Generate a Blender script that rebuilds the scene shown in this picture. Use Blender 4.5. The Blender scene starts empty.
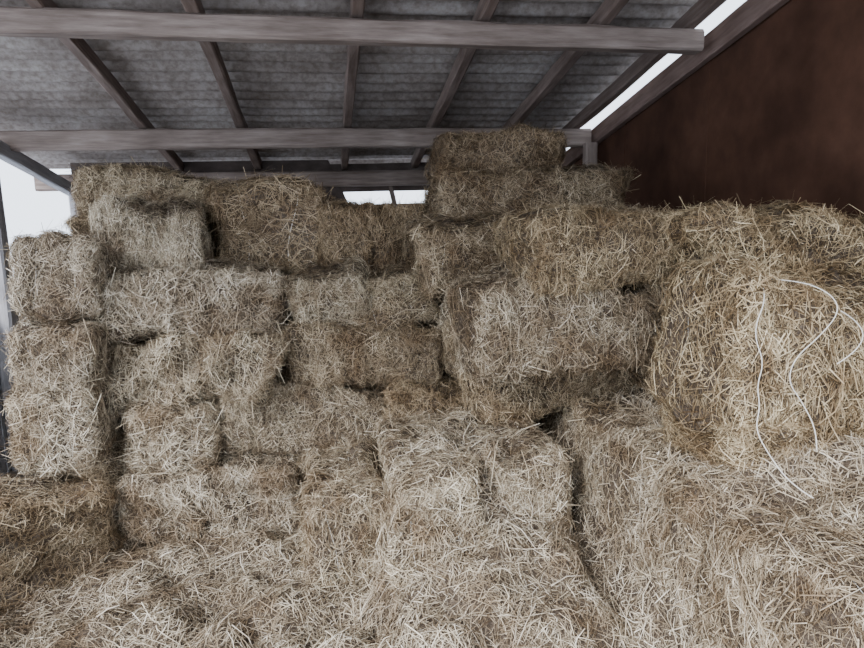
import bpy, math, numpy as np
from mathutils import Vector, Matrix
D=bpy.data; C=bpy.context
rng=np.random.default_rng(7)

# ---------------------------------------------------------------- materials
def newmat(name):
    m=D.materials.new(name); m.use_nodes=True
    nt=m.node_tree; nt.nodes.clear()
    out=nt.nodes.new('ShaderNodeOutputMaterial'); b=nt.nodes.new('ShaderNodeBsdfPrincipled')
    nt.links.new(b.outputs[0],out.inputs[0])
    b.inputs['Roughness'].default_value=.8
    b.inputs['Specular IOR Level'].default_value=.2
    return m,nt,b
def ramp(nt,stops):
    r=nt.nodes.new('ShaderNodeValToRGB'); e=r.color_ramp.elements
    while len(e)<len(stops): e.new(.5)
    for i,(p,c) in enumerate(stops): e[i].position=p; e[i].color=(*c,1)
    return r
def noise(nt,vec,scale,detail=4,rough=.6):
    n=nt.nodes.new('ShaderNodeTexNoise'); n.inputs['Scale'].default_value=scale
    n.inputs['Detail'].default_value=detail; n.inputs['Roughness'].default_value=rough
    if vec is not None: nt.links.new(vec,n.inputs['Vector'])
    return n
def mixmul(nt,a,b,f=1.0,mode='MULTIPLY'):
    m=nt.nodes.new('ShaderNodeMix'); m.data_type='RGBA'; m.blend_type=mode
    m.inputs['Factor'].default_value=f
    nt.links.new(a,m.inputs['A']); nt.links.new(b,m.inputs['B']); return m.outputs['Result']

def straw_mat(name,stops):
    m,nt,b=newmat(name)
    at=nt.nodes.new('ShaderNodeAttribute'); at.attribute_name='c'
    r=ramp(nt,stops); nt.links.new(at.outputs['Fac'],r.inputs[0])
    geo=nt.nodes.new('ShaderNodeNewGeometry')
    n=noise(nt,geo.outputs['Position'],4.0,4)
    r2=ramp(nt,[(.36,(.50,.43,.37)),(.58,(1,1,1))]); nt.links.new(n.outputs['Fac'],r2.inputs[0])
    col=mixmul(nt,r.outputs[0],r2.outputs[0])
    oi=nt.nodes.new('ShaderNodeObjectInfo')
    r3=ramp(nt,[(0,(.80,.78,.76)),(.35,(.92,.90,.87)),(.7,(1,1,.98)),(1,(1,.96,.89))]); nt.links.new(oi.outputs['Random'],r3.inputs[0])
    col=mixmul(nt,col,r3.outputs[0])
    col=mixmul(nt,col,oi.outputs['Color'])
    nt.links.new(col,b.inputs['Base Color'])
    b.inputs['Roughness'].default_value=.55
    return m
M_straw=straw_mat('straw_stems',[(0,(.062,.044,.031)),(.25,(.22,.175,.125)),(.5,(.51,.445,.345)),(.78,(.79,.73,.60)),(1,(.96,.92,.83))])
M_core,nt,b=newmat('straw_core')
geo=nt.nodes.new('ShaderNodeNewGeometry')
n=noise(nt,geo.outputs['Position'],60,6,.7); r=ramp(nt,[(.3,(.035,.025,.018)),(.55,(.12,.092,.068)),(.75,(.30,.25,.19))])
nt.links.new(n.outputs['Fac'],r.inputs[0]); nt.links.new(r.outputs[0],b.inputs['Base Color'])
bp=nt.nodes.new('ShaderNodeBump'); bp.inputs['Strength'].default_value=.7; bp.inputs['Distance'].default_value=.02
nt.links.new(n.outputs['Fac'],bp.inputs['Height']); nt.links.new(bp.outputs[0],b.inputs['Normal'])
M_twine,nt,b=newmat('twine'); b.inputs['Base Color'].default_value=(.80,.77,.70,1)

def wood(name,stops,sx=1.2,sy=14,low=(.6,.57,.55)):
    m,nt,b=newmat(name)
    tc=nt.nodes.new('ShaderNodeTexCoord'); mp=nt.nodes.new('ShaderNodeMapping')
    mp.inputs['Scale'].default_value=(sx,sy,sy)
    nt.links.new(tc.outputs['Object'],mp.inputs[0])
    n=noise(nt,mp.outputs[0],2.2,8,.65); r=ramp(nt,stops); nt.links.new(n.outputs['Fac'],r.inputs[0])
    n2=noise(nt,tc.outputs['Object'],1.6,3); r2=ramp(nt,[(.3,low),(.65,(1,1,1))]); nt.links.new(n2.outputs['Fac'],r2.inputs[0])
    nt.links.new(mixmul(nt,r.outputs[0],r2.outputs[0]),b.inputs['Base Color'])
    bp=nt.nodes.new('ShaderNodeBump'); bp.inputs['Strength'].default_value=.4; bp.inputs['Distance'].default_value=.01
    nt.links.new(n.outputs['Fac'],bp.inputs['Height']); nt.links.new(bp.outputs[0],b.inputs['Normal'])
    return m
M_beam=wood('weathered_timber',[(.3,(.19,.145,.125)),(.55,(.33,.27,.24)),(.75,(.46,.39,.35))])
M_rafter=wood('rafter_timber',[(.3,(.15,.11,.092)),(.6,(.27,.21,.185)),(.8,(.37,.30,.27))])
M_pale=wood('pale_timber',[(.3,(.16,.11,.09)),(.6,(.27,.195,.17)),(.8,(.36,.28,.25))])
M_rust=wood('red_brown_boards',[(.25,(.058,.028,.017)),(.5,(.10,.047,.029)),(.8,(.15,.077,.050))],1.0,1.0,(.45,.42,.40))
M_dark=wood('dark_boards',[(.25,(.06,.045,.04)),(.5,(.12,.095,.085)),(.8,(.2,.17,.155))],1.5,3)
M_gray=wood('daylit_grey_boards',[(.3,(.30,.30,.32)),(.6,(.48,.48,.51)),(.8,(.62,.63,.67))])  # paler and bluer: daylight from the open left side put into the colour

M_sheet,nt,b=newmat('fibre_cement_sheet')
tc=nt.nodes.new('ShaderNodeTexCoord')
n=noise(nt,tc.outputs['Object'],1.7,7,.65); r=ramp(nt,[(.3,(.19,.16,.14)),(.5,(.32,.285,.265)),(.72,(.46,.43,.41))])
nt.links.new(n.outputs['Fac'],r.inputs[0])
n3=noise(nt,tc.outputs['Object'],24,5); r3=ramp(nt,[(.35,(.66,.62,.59)),(.6,(1,1,1))]); nt.links.new(n3.outputs['Fac'],r3.inputs[0])
nt.links.new(mixmul(nt,r.outputs[0],r3.outputs[0]),b.inputs['Base Color'])
M_ground,nt,b=newmat('packed_earth')
tc=nt.nodes.new('ShaderNodeTexCoord'); n=noise(nt,tc.outputs['Object'],5,8); r=ramp(nt,[(.3,(.20,.17,.14)),(.7,(.40,.35,.29))])
nt.links.new(n.outputs['Fac'],r.inputs[0]); nt.links.new(r.outputs[0],b.inputs['Base Color'])
M_bounce,nt,b=newmat('pale_bounce')  # invented pale ground tone, chosen to reflect daylight up under the eave
tc=nt.nodes.new('ShaderNodeTexCoord'); n=noise(nt,tc.outputs['Object'],30,8); r=ramp(nt,[(.3,(.44,.46,.49)),(.7,(.60,.63,.67))])
nt.links.new(n.outputs['Fac'],r.inputs[0]); nt.links.new(r.outputs[0],b.inputs['Base Color'])

# ---------------------------------------------------------------- mesh helpers
def quads_mesh(name,V,Q,matidx,mats,cattr=None):
    me=D.meshes.new(name)
    V=np.ascontiguousarray(V,dtype=np.float32); Q=np.ascontiguousarray(Q,dtype=np.int32)
    me.vertices.add(len(V)); me.vertices.foreach_set('co',V.ravel())
    me.loops.add(Q.size); me.loops.foreach_set('vertex_index',Q.ravel())
    me.polygons.add(len(Q)); me.polygons.foreach_set('loop_start',np.arange(0,Q.size,4,dtype=np.int32))
    for m in mats: me.materials.append(m)
    me.polygons.foreach_set('material_index',np.ascontiguousarray(matidx,dtype=np.int32))
    me.update(calc_edges=True)
    if cattr is not None:
        a=me.attributes.new('c','FLOAT','POINT'); a.data.foreach_set('value',np.ascontiguousarray(cattr,dtype=np.float32))
    return me
def nrm(a): return a/np.maximum(np.linalg.norm(a,axis=1,keepdims=True),1e-9)
def straws(P,N,lmin,lmax,wid,tilt=.16,bias=None,off=.006):
    n=len(P); R=rng.normal(size=(n,3))
    if bias is not None: R=R*np.array(bias)
    T=nrm(R-(R*N).sum(1,keepdims=True)*N)
    T=nrm(T+N*np.abs(rng.normal(0,tilt,(n,1)))*rng.choice([-1,1],(n,1)))
    B=nrm(np.cross(T,N)); N2=nrm(np.cross(B,T))
    B=nrm(B+N2*rng.normal(0,.5,(n,1)))
    l=(lmin+(lmax-lmin)*rng.random((n,1))**2.0); w=wid*(.4+1.1*rng.random((n,1))**1.5)/2
    o=off*(rng.random((n,1))*2.6-.8)
    bow=l*rng.normal(0,.07,(n,1)); side=nrm(np.cross(T,N))*l*rng.normal(0,.08,(n,1))
    p0=P-T*l/2+N*(o-.12*l*rng.random((n,1))); p1=P+N*(o+np.abs(bow)*.6)+side; p2=P+T*l/2+N*(o-.10*l*rng.random((n,1)))
    V=np.stack([p0-B*w,p0+B*w,p1-B*w,p1+B*w,p2-B*w*.6,p2+B*w*.6],1).reshape(-1,3)
    base=(np.arange(n)*6)[:,None]
    Q=np.concatenate([base+np.array([0,1,3,2]),base+np.array([2,3,5,4])],0)
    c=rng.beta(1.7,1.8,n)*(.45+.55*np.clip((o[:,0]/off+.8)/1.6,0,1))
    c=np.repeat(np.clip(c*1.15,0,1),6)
    return V,Q,c

# ---------------------------------------------------------------- hay bale variants (unit size 1.0 x .48 x .39)
HL=np.array([.5,.24,.195])
def bale_variant(seed,nst):
    r_=np.random.default_rng(seed); K=10
    W=r_.normal(size=(K,3))*np.array([6,8,8]); ph=r_.random(K)*6.28; A=r_.normal(size=(K,3))*.011
    W2=r_.normal(size=(14,3))*24; ph2=r_.random(14)*6.28
    cuts=np.sort(r_.uniform(-.45,.45,7)); sh=r_.normal(0,.08,3)
    def shape(p):
        rad=.05
        inner=np.clip(p,-(HL-rad),HL-rad); d=p-inner; n=nrm(d); q=inner+n*rad
        disp=sum(np.sin(q@W[i]+ph[i])[:,None]*A[i] for i in range(K))
        q2=q+disp+n*(sum(np.sin(q@W2[i]+ph2[i]) for i in range(14))*.0042)[:,None]
        g=sum(np.exp(-((q[:,0]-c-.03*np.sin(q[:,2]*9+c*40))/.012)**2) for c in cuts)
        q2=q2-n*(g*.028*(np.abs(n[:,0])<.6))[:,None]
        for sy in (-.11,.11):
            q2=q2-n*(.018*np.exp(-((q[:,1]-sy)/.025)**2)*(np.abs(n[:,1])<.7))[:,None]
        q2[:,2]+=sh[0]*q2[:,0]*.5+ .02*np.sin(q2[:,0]*4+ph[0]); q2[:,1]+=sh[1]*q2[:,0]*.6
        q2[:,0]+=sh[2]*q2[:,2]
        return q2,n
    Vs=[];Qs=[];o=0
    for ax in range(3):
        for s in (-1,1):
            a,b_=[i for i in range(3) if i!=ax]
            na=int(HL[a]*2/.02)+2; nb=int(HL[b_]*2/.02)+2
            ga,gb=np.meshgrid(np.linspace(-HL[a],HL[a],na),np.linspace(-HL[b_],HL[b_],nb),indexing='ij')
            p=np.zeros((na*nb,3)); p[:,a]=ga.ravel(); p[:,b_]=gb.ravel(); p[:,ax]=s*HL[ax]
            q,_=shape(p); Vs.append(q)
            i,j=np.meshgrid(np.arange(na-1),np.arange(nb-1),indexing='ij'); k=(i*nb+j).ravel()
            f=np.stack([k,k+1,k+nb+1,k+nb],1)
            if (s>0)==(ax!=1): f=f[:,::-1]
            Qs.append(f+o); o+=len(q)
    nbase=sum(len(q) for q in Qs)
    areas=np.array([HL[1]*HL[2],HL[1]*HL[2],HL[0]*HL[2]*1.1,HL[0]*HL[2]*1.1,HL[0]*HL[1],HL[0]*HL[1]])
    f=rng.choice(6,nst,p=areas/areas.sum()); p=rng.uniform(-1,1,(nst,3))*HL
    ax=f//2; s=(f%2)*2-1; p[np.arange(nst),ax]=s*HL[ax]
    q,n=shape(p)
    k=int(nst*.93)
    V1,Q1,c1=straws(q[:k],n[:k],.02,.15,.0029,.17,(.8,1.0,1.1),.009)
    V2,Q2,c2=straws(q[k:],n[k:],.05,.26,.0028,.6,None,.012)
    tv=[];tq=[];to=0
    for sy in (-.11,.11):
        path=[]
        for t in np.linspace(-.5,.5,26): path.append((t,sy,HL[2]))
        for t in np.linspace(.195,-.195,10)[1:-1]: path.append((.5,sy,t))
        for t in np.linspace(.5,-.5,26): path.append((t,sy,-HL[2]))
        for t in np.linspace(-.195,.195,10)[1:-1]: path.append((-.5,sy,t))
        pp,nn=shape(np.array(path,float)); pp=pp+nn*.004; m=len(pp)
        e=np.array([0,1,0])*.0018
        tv.append(np.stack([pp-e,pp+e+0,],1).reshape(-1,3))
        i=np.arange(m); j=(i+1)%m
        tq.append(np.stack([i*2,i*2+1,j*2+1,j*2],1)+to); to+=2*m
    Vb=np.concatenate(Vs); parts=[Vb,V1,V2]+[np.concatenate(tv)]
    V=np.concatenate(parts)
    o1=len(Vb); o2=o1+len(V1); o3=o2+len(V2)
    Q=np.concatenate(Qs+[Q1+o1,Q2+o2,np.concatenate(tq)+o3])
    mi=np.concatenate([np.zeros(nbase),np.ones(len(Q1)+len(Q2)),np.full(sum(len(t) for t in tq),2)])
    c=np.concatenate([np.zeros(o1),c1,c2,np.zeros(len(V)-o3)])
    return quads_mesh('hay_bale_mesh',V,Q,mi,[M_core,M_straw,M_twine],c)
NV=10
VAR=[bale_variant(100+i,36000) for i in range(NV)]
cnt=[0]
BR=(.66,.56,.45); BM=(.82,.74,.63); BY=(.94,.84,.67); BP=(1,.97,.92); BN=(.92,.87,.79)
def random_r(i): return np.random.default_rng(900+i).random(6)
def bale(x0,x1,y0,y1,z0,z1,rot=None,jit=1.0,tilt=0,col=BN):
    i=cnt[0]; cnt[0]+=1
    o=D.objects.new('hay_bale',VAR[(i*3+i//10)%NV]); C.collection.objects.link(o)
    dx,dy,dz=x1-x0,y1-y0,z1-z0
    R=random_r(i)
    if dx>=dy: a=0; s=(dx,dy/.48,dz/.39)
    else: a=math.pi/2; s=(dy,dx/.48,dz/.39)
    if R[0]>.5: a+=math.pi
    if rot: a+=math.radians(rot)
    a+=(R[1]-.5)*.15*jit
    o.rotation_euler=((R[2]-.5)*.08*jit,(R[3]-.5)*.08*jit+math.radians(tilt),a)
    o.scale=(s[0]*.985,s[1]*1.0,s[2]*.985)
    o.location=((x0+x1)/2,(y0+y1)/2+(R[4]-.5)*.14*jit,(z0+z1)/2)
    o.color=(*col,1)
    return o

# ---- back stack, left part
a1,a2,a3=.53,.88,1.24
bale(-1.17,-.24,3.42,3.90,.15,a1,col=BP)
bale(-.22,.19,2.96,3.93,.13,a1,tilt=2,col=BP,jit=.5)
bale(-1.15,-.68,3.60,4.53,a1,a2,col=BP); bale(-.67,.24,3.60,4.08,a1,a2); bale(.26,1.1,3.62,4.1,a1,a2,col=BM); bale(.24,1.1,3.6,4.08,.17,a1)
bale(-1.22,-.31,3.70,4.18,a2,a3,col=BN); bale(-.29,.64,3.72,4.2,a2,a3,col=BM); bale(.66,1.6,3.72,4.2,a2,a3,col=BM)
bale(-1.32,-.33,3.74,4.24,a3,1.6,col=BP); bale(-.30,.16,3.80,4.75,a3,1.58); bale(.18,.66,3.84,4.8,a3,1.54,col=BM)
for z in (0,.4,.8,1.2):
    bale(-1.4,-.42,4.62,5.1,z,z+.4)
    bale(-.4,.58,4.85,5.33,z,z+.4); bale(.72,1.7,4.5,4.98,z,z+.4)
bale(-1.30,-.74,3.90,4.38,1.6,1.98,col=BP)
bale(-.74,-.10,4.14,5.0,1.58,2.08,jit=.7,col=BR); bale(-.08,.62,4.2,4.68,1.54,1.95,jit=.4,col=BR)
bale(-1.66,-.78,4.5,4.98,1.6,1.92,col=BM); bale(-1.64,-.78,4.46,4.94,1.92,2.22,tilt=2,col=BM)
# left column
bale(-1.64,-1.2,3.95,4.9,0,.31); bale(-1.64,-1.2,3.95,4.9,.31,.64)
bale(-1.63,-1.22,3.46,4.3,.64,1.03,col=BP); bale(-1.61,-1.24,3.48,4.36,1.03,1.41,col=BP); bale(-1.58,-1.22,3.54,4.4,1.41,1.76,col=BP)
# left corner, turned bales; browner tints paint in the shaded side face
for z,c_ in ((0,BR),(.28,BM)):
    bale(-2.23,-1.23,3.015,3.495,z,z+.29,rot=46,jit=.2,col=c_)
# ---- centre stack
for (a,b_,y0) in ((.22,.64,2.5),(.65,1.04,2.66)):
    for z in (0,.38): bale(a,b_,y0+.08*(z>0),y0+.98,z,z+.39,jit=1.2,col=BP)
# ---- right mass
for ix,(a,b_,t) in enumerate(((1.20,1.60,.86),(1.60,2.0,.92),(2.01,2.39,.98))):
    for y in (.95,1.93,2.91):
        for k in (0,1): bale(a,b_,y,y+.97,t/2*k,t/2*(k+1),col=BN,jit=.8)
bale(1.38,2.34,2.02,2.5,.90,1.12,col=BY)
bale(.70,1.62,3.22,3.7,.80,1.16,col=BM)
bale(.60,1.48,2.90,3.38,1.12,1.54,col=BN)
bale(1.52,2.38,2.95,3.43,.95,1.5,col=BM)
bale(1.37,2.34,1.98,2.48,1.06,1.57,jit=.5,col=BY)
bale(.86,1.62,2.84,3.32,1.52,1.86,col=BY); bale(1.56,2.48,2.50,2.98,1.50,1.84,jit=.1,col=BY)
bale(.48,.98,3.48,4.4,1.46,1.84,col=BM); bale(1.0,1.9,3.6,4.08,1.46,1.84,col=BM); bale(.6,1.7,4.1,4.5,1.46,1.84)
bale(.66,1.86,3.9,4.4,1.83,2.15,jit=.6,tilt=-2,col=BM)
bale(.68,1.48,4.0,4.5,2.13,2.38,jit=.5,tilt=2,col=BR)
bale(.64,1.7,3.86,4.34,1.14,1.48)

# ---------------------------------------------------------------- loose straw (height field following the steps)
res=.04; gx=np.arange(-2.45,2.42,res); gy=np.arange(-.6,4.3,res)
X,Y=np.meshgrid(gx,gy,indexing='ij'); H=.03+.13*np.clip((Y-1.8)/1.4,0,1)
def box(x0,x1,y0,y1,h):
    m=(X>x0)&(X<x1)&(Y>y0)&(Y<y1); H[m]=np.maximum(H[m],h)
box(.30,.86,2.72,3.75,.76); box(.22,1.0,2.44,3.7,.44); box(.18,1.06,2.1,3.6,.34); box(.2,1.06,1.75,3.6,.20)
box(-.16,.15,3.16,3.7,.46); box(-1.1,-.3,3.58,3.8,.40)
box(1.22,1.60,.95,3.9,.85); box(1.60,2.0,.95,3.9,.94); box(2.0,2.42,.95,3.9,1.00); box(1.5,2.42,1.97,2.5,1.04); box(1.12,1.24,.95,3.4,.3)
box(-1.2,.9,3.74,4.2,.6)
def blur(A,s):
    k=np.exp(-.5*(np.arange(-12,13)*res/s)**2); k/=k.sum()
    A=np.pad(A,12,mode='edge')
    A=np.apply_along_axis(lambda v:np.convolve(v,k,'valid'),0,A); return np.apply_along_axis(lambda v:np.convolve(v,k,'valid'),1,A)
H=blur(H,.055)
for i in range(26):
    w=rng.normal(size=2)*(5 if i<10 else 14); H=H+np.sin(X*w[0]+Y*w[1]+rng.random()*6.28)*(.009 if i<10 else .008)
H=np.maximum(H,.012)
n0,n1=X.shape; V=np.stack([X,Y,H],2).reshape(-1,3)
i,j=np.meshgrid(np.arange(n0-1),np.arange(n1-1),indexing='ij'); k=(i*n1+j).ravel(); Qg=np.stack([k,k+n1,k+n1+1,k+1],1)
Hx,Hy=np.gradient(H,res)
ns=360000
area=(np.sqrt(1+Hx**2+Hy**2)).ravel(); cell=rng.choice(len(area),ns,p=area/area.sum())
ci=cell//n1; cj=cell%n1; fu=rng.random(ns); fv=rng.random(ns)
ci=np.clip(ci,0,n0-2); cj=np.clip(cj,0,n1-2)
hz=(H[ci,cj]*(1-fu)*(1-fv)+H[ci+1,cj]*fu*(1-fv)+H[ci,cj+1]*(1-fu)*fv+H[ci+1,cj+1]*fu*fv)
P=np.stack([gx[ci]+fu*res,gy[cj]+fv*res,hz],1); N=nrm(np.stack([-Hx[ci,cj],-Hy[ci,cj],np.ones(ns)],1))
k=int(ns*.93)
V1,Q1,c1=straws(P[:k],N[:k],.02,.14,.0025,.18,None,.013); V2,Q2,c2=straws(P[k:],N[k:],.06,.25,.0028,.35,None,.020)
VV=np.concatenate([V,V1,V2]); QQ=np.concatenate([Qg,Q1+len(V),Q2+len(V)+len(V1)])
VV[:,0]=np.clip(VV[:,0],-2.5,2.44)
mi=np.concatenate([np.zeros(len(Qg)),np.ones(len(Q1)+len(Q2))]); cc=np.concatenate([np.zeros(len(V)),c1,c2])
o=D.objects.new('loose_straw',quads_mesh('loose_straw',VV,QQ,mi,[M_core,M_straw],cc)); C.collection.objects.link(o); o.color=(.95,.92,.88,1)

# ---------------------------------------------------------------- timber helpers
def timber(name,p0,p1,w,h,mat,seed=0,wob=.004):
    p0=Vector(p0);p1=Vector(p1);L=(p1-p0).length
    r_=np.random.default_rng(seed); n=max(4,int(L/.25)); c=min(w,h)*.12
    sec=[(-w/2+c,-h/2),(w/2-c,-h/2),(w/2,-h/2+c),(w/2,h/2-c),(w/2-c,h/2),(-w/2+c,h/2),(-w/2,h/2-c),(-w/2,-h/2+c)]
    V=[];F=[]
    pa,pb=r_.random(2)*6.28; fa,fb=r_.uniform(.6,1.6,2)
    for i in range(n+1):
        x=L*i/n; dy=wob*math.sin(fa*x+pa); dz=wob*math.sin(fb*x+pb)
        for (a,b_) in sec:
            V.append((x,a+dy+r_.normal(0,wob*.3),b_+dz+r_.normal(0,wob*.3)))
    for i in range(n):
        for k in range(8): F.append((i*8+k,i*8+(k+1)%8,(i+1)*8+(k+1)%8,(i+1)*8+k))
    F.append(tuple(range(7,-1,-1))); F.append(tuple(n*8+k for k in range(8)))
    me=D.meshes.new(name); me.from_pydata(V,[],F); me.materials.append(mat)
    o=D.objects.new(name,me); C.collection.objects.link(o)
    x=(p1-p0).normalized(); up=Vector((0,0,1)) if abs(x.z)<.9 else Vector((0,1,0))
    y=up.cross(x).normalized(); z=x.cross(y)
    M=Matrix((x,y,z)).transposed().to_4x4(); M.translation=p0; o.matrix_world=M
    return o
SL=-.18
def zb(y): return 2.85+SL*(y-3.95)

XL,XR,YF,YB=-2.9,2.5,-.2,7.4
timber('roof_beam',(-2.9,4.03,3.00),(2.36,4.03,2.925),.12,.13,M_beam,11,.008)
timber('roof_beam',(-2.9,5.93,zb(5.93)+.09),(2.40,5.93,zb(5.93)+.08),.13,.16,M_beam,12,.008)
timber('roof_beam',(-2.9,1.6,zb(1.6)+.09),(2.40,1.6,zb(1.6)+.09),.13,.18,M_beam,15)
timber('roof_beam',(-2.9,-.1,zb(-.1)+.09),(2.40,-.1,zb(-.1)+.09),.13,.18,M_beam,16)
timber('roof_beam',(-2.9,7.2,zb(7.2)+.06),(2.40,7.2,zb(7.2)+.06),.12,.16,M_beam,17)
for i,x in enumerate((-1.5,-.70,.21,.98,1.72,2.33)):
    timber('rafter',(x+.02,YF,zb(YF)+.235),(x-.03,YB,zb(YB)+.235),.075,.10,M_rafter,30+i,.008)

# corrugated sheets
pitch=.177; V=[];F=[]
base=0; srow=0; y=YF
while y<YB:
    y1=min(y+1.25,YB+.1); ny=int((y1-y)/pitch*10); xs=np.linspace(XL-.25,2.42,14)
    for a in range(ny+1):
        yy=y+(y1+.06-y)*a/ny
        for b_,xx in enumerate(xs):
            V.append((xx,yy,zb(yy)+.325+.028*math.sin(2*math.pi*yy/pitch)+.012*(1-a/ny)+.004*math.sin(xx*3+srow)))
    for a in range(ny):
        for b_ in range(len(xs)-1):
            k=base+a*len(xs)+b_; F.append((k,k+1,k+1+len(xs),k+len(xs)))
    base=len(V); y=y1; srow+=1
me=D.meshes.new('ceiling'); me.from_pydata(V,[],F); me.materials.append(M_sheet)
for p in me.polygons: p.use_smooth=True
o=D.objects.new('ceiling',me); C.collection.objects.link(o)

# ---------------------------------------------------------------- walls
def plank_wall(name,axis,pos,a0,a1,z0,ztop,mat,pw=.22,th=.03,seed=0):
    r_=np.random.default_rng(seed); V=[];F=[]; a=a0
    while a<a1-.01:
        b_=min(a+pw,a1); off=r_.uniform(0,.010); zt0=ztop(a+.01); zt1=ztop(b_-.01)
        for (u,t) in ((a+.002,off),(b_+.004,off),(b_+.004,off+th),(a+.002,off+th)):
            for z in (z0,zt0 if u<(a+b_)/2 else zt1):
                V.append((pos+t,u,z) if axis=='x' else (u,pos+t,z))
        k=len(V)-8
        for f in ((0,2,3,1),(2,4,5,3),(4,6,7,5),(6,0,1,7),(1,3,5,7),(0,6,4,2)): F.append(tuple(k+i for i in f))
        a=b_
    me=D.meshes.new(name); me.from_pydata(V,[],F); me.materials.append(mat)
    o=D.objects.new(name,me); C.collection.objects.link(o); return o
plank_wall('wall_right','x',2.50,-.2,7.35,0,lambda y:zb(y)+.12,M_rust,.62,.03,1)
plank_wall('wall_back','y',7.28,-2.6,2.48,0,lambda x:2.05 if .1<x<1.2 else zb(7.28)+.28,M_dark,.2,.03,2)
timber('trim_3',(-.0,7.31,2.34),(1.3,7.31,2.34),.04,.30,M_dark,55)
timber('trim_4',(.72,7.31,2.0),(.66,7.31,2.3),.05,.05,M_beam,56)
plank_wall('wall_left','x',-2.62,1.5,7.3,0,lambda y:1.25,M_gray,.18,.03,3)
timber('trim_1',(2.46,-.2,zb(-.2)+.10),(2.46,7.2,zb(7.2)+.08),.06,.15,M_pale,50)
timber('trim_2',(-2.58,-.2,zb(-.2)-.02),(-2.58,7.2,zb(7.2)-.02),.08,.12,M_gray,51)
for (x,y,w) in ((-2.50,5.36,.13),(-2.50,1.5,.13),(-2.50,7.1,.13),(2.36,5.80,.11),(2.38,7.07,.12),(2.38,-.1,.12)):
    timber('timber_post',(x,y,0),(x,y,zb(y)-.005),w,w,M_gray if x<0 else M_beam,int(60+y*3))
me=D.meshes.new('floor')
me.from_pydata([(-2.7,-.6,0),(2.7,-.6,0),(2.7,7.4,0),(-2.7,7.4,0)],[],[(0,1,2,3)]); me.materials.append(M_ground)
o=D.objects.new('floor',me); C.collection.objects.link(o)
me=D.meshes.new('bounce_ground'); s=30  # unseen pale plane, added to bounce light in from the left
me.from_pydata([(-s,-s,-.03),(s,-s,-.03),(s,s,-.03),(-s,s,-.03)],[],[(0,1,2,3)]); me.materials.append(M_bounce)
o=D.objects.new('bounce_ground',me); C.collection.objects.link(o)

# ---------------------------------------------------------------- loose baling twine hanging on the right bale
def twine(paths):
    cu=D.curves.new('baling_twine','CURVE'); cu.dimensions='3D'; cu.bevel_depth=.0018; cu.bevel_resolution=2
    for pts in paths:
        sp=cu.splines.new('NURBS'); sp.points.add(len(pts)-1); sp.order_u=3; sp.use_endpoint_u=True
        for p,q in zip(sp.points,pts): p.co=(*q,1)
    cu.materials.append(M_twine)
    o=D.objects.new('baling_twine',cu); C.collection.objects.link(o)
yf=1.92
twine([[(1.58,2.25,1.61),(1.48,2.08,1.615),(1.42,1.97,1.60),(1.385,yf,1.55),(1.355,yf-.01,1.50),(1.36,yf,1.44),(1.39,yf-.01,1.36),(1.375,yf,1.28),(1.385,yf-.01,1.21),(1.355,yf-.03,1.14),(1.38,1.84,1.06),(1.40,1.76,.995),(1.43,1.70,.975)],
       [(1.48,2.08,1.62),(1.56,2.0,1.62),(1.64,1.94,1.58),(1.66,yf-.01,1.52),(1.58,yf-.02,1.44),(1.50,yf-.01,1.37),(1.48,yf-.01,1.29),(1.53,yf-.02,1.22),(1.56,1.86,1.13),(1.53,1.82,1.08)],
       [(1.66,yf-.01,1.52),(1.75,yf-.01,1.47),(1.74,yf-.02,1.39),(1.66,yf-.01,1.34)]])

# ---------------------------------------------------------------- light
w=D.worlds.new('overcast_sky'); C.scene.world=w; w.use_nodes=True
bg=w.node_tree.nodes['Background']; bg.inputs[0].default_value=(.80,.88,1.0,1); bg.inputs[1].default_value=3.5
s=D.lights.new('hazy_sun','SUN'); s.energy=6.5; s.angle=math.radians(32); s.color=(.98,.97,1.0)
so=D.objects.new('hazy_sun',s); C.collection.objects.link(so)
so.rotation_euler=Vector((.95,1.0,-1.0)).to_track_quat('-Z','Y').to_euler()

# ---------------------------------------------------------------- camera
cam=D.cameras.new('camera'); cam.sensor_width=36; cam.lens=36*650/864; cam.clip_start=.02
co=D.objects.new('camera',cam); C.collection.objects.link(co); C.scene.camera=co
yaw=math.radians(-8.5); pitch_=math.radians(-9); roll=math.radians(-1.5)
co.matrix_world=Matrix.Translation((0,0,1.85))@Matrix.Rotation(yaw,4,'Z')@Matrix.Rotation(math.pi/2+pitch_,4,'X')@Matrix.Rotation(roll,4,'Z')
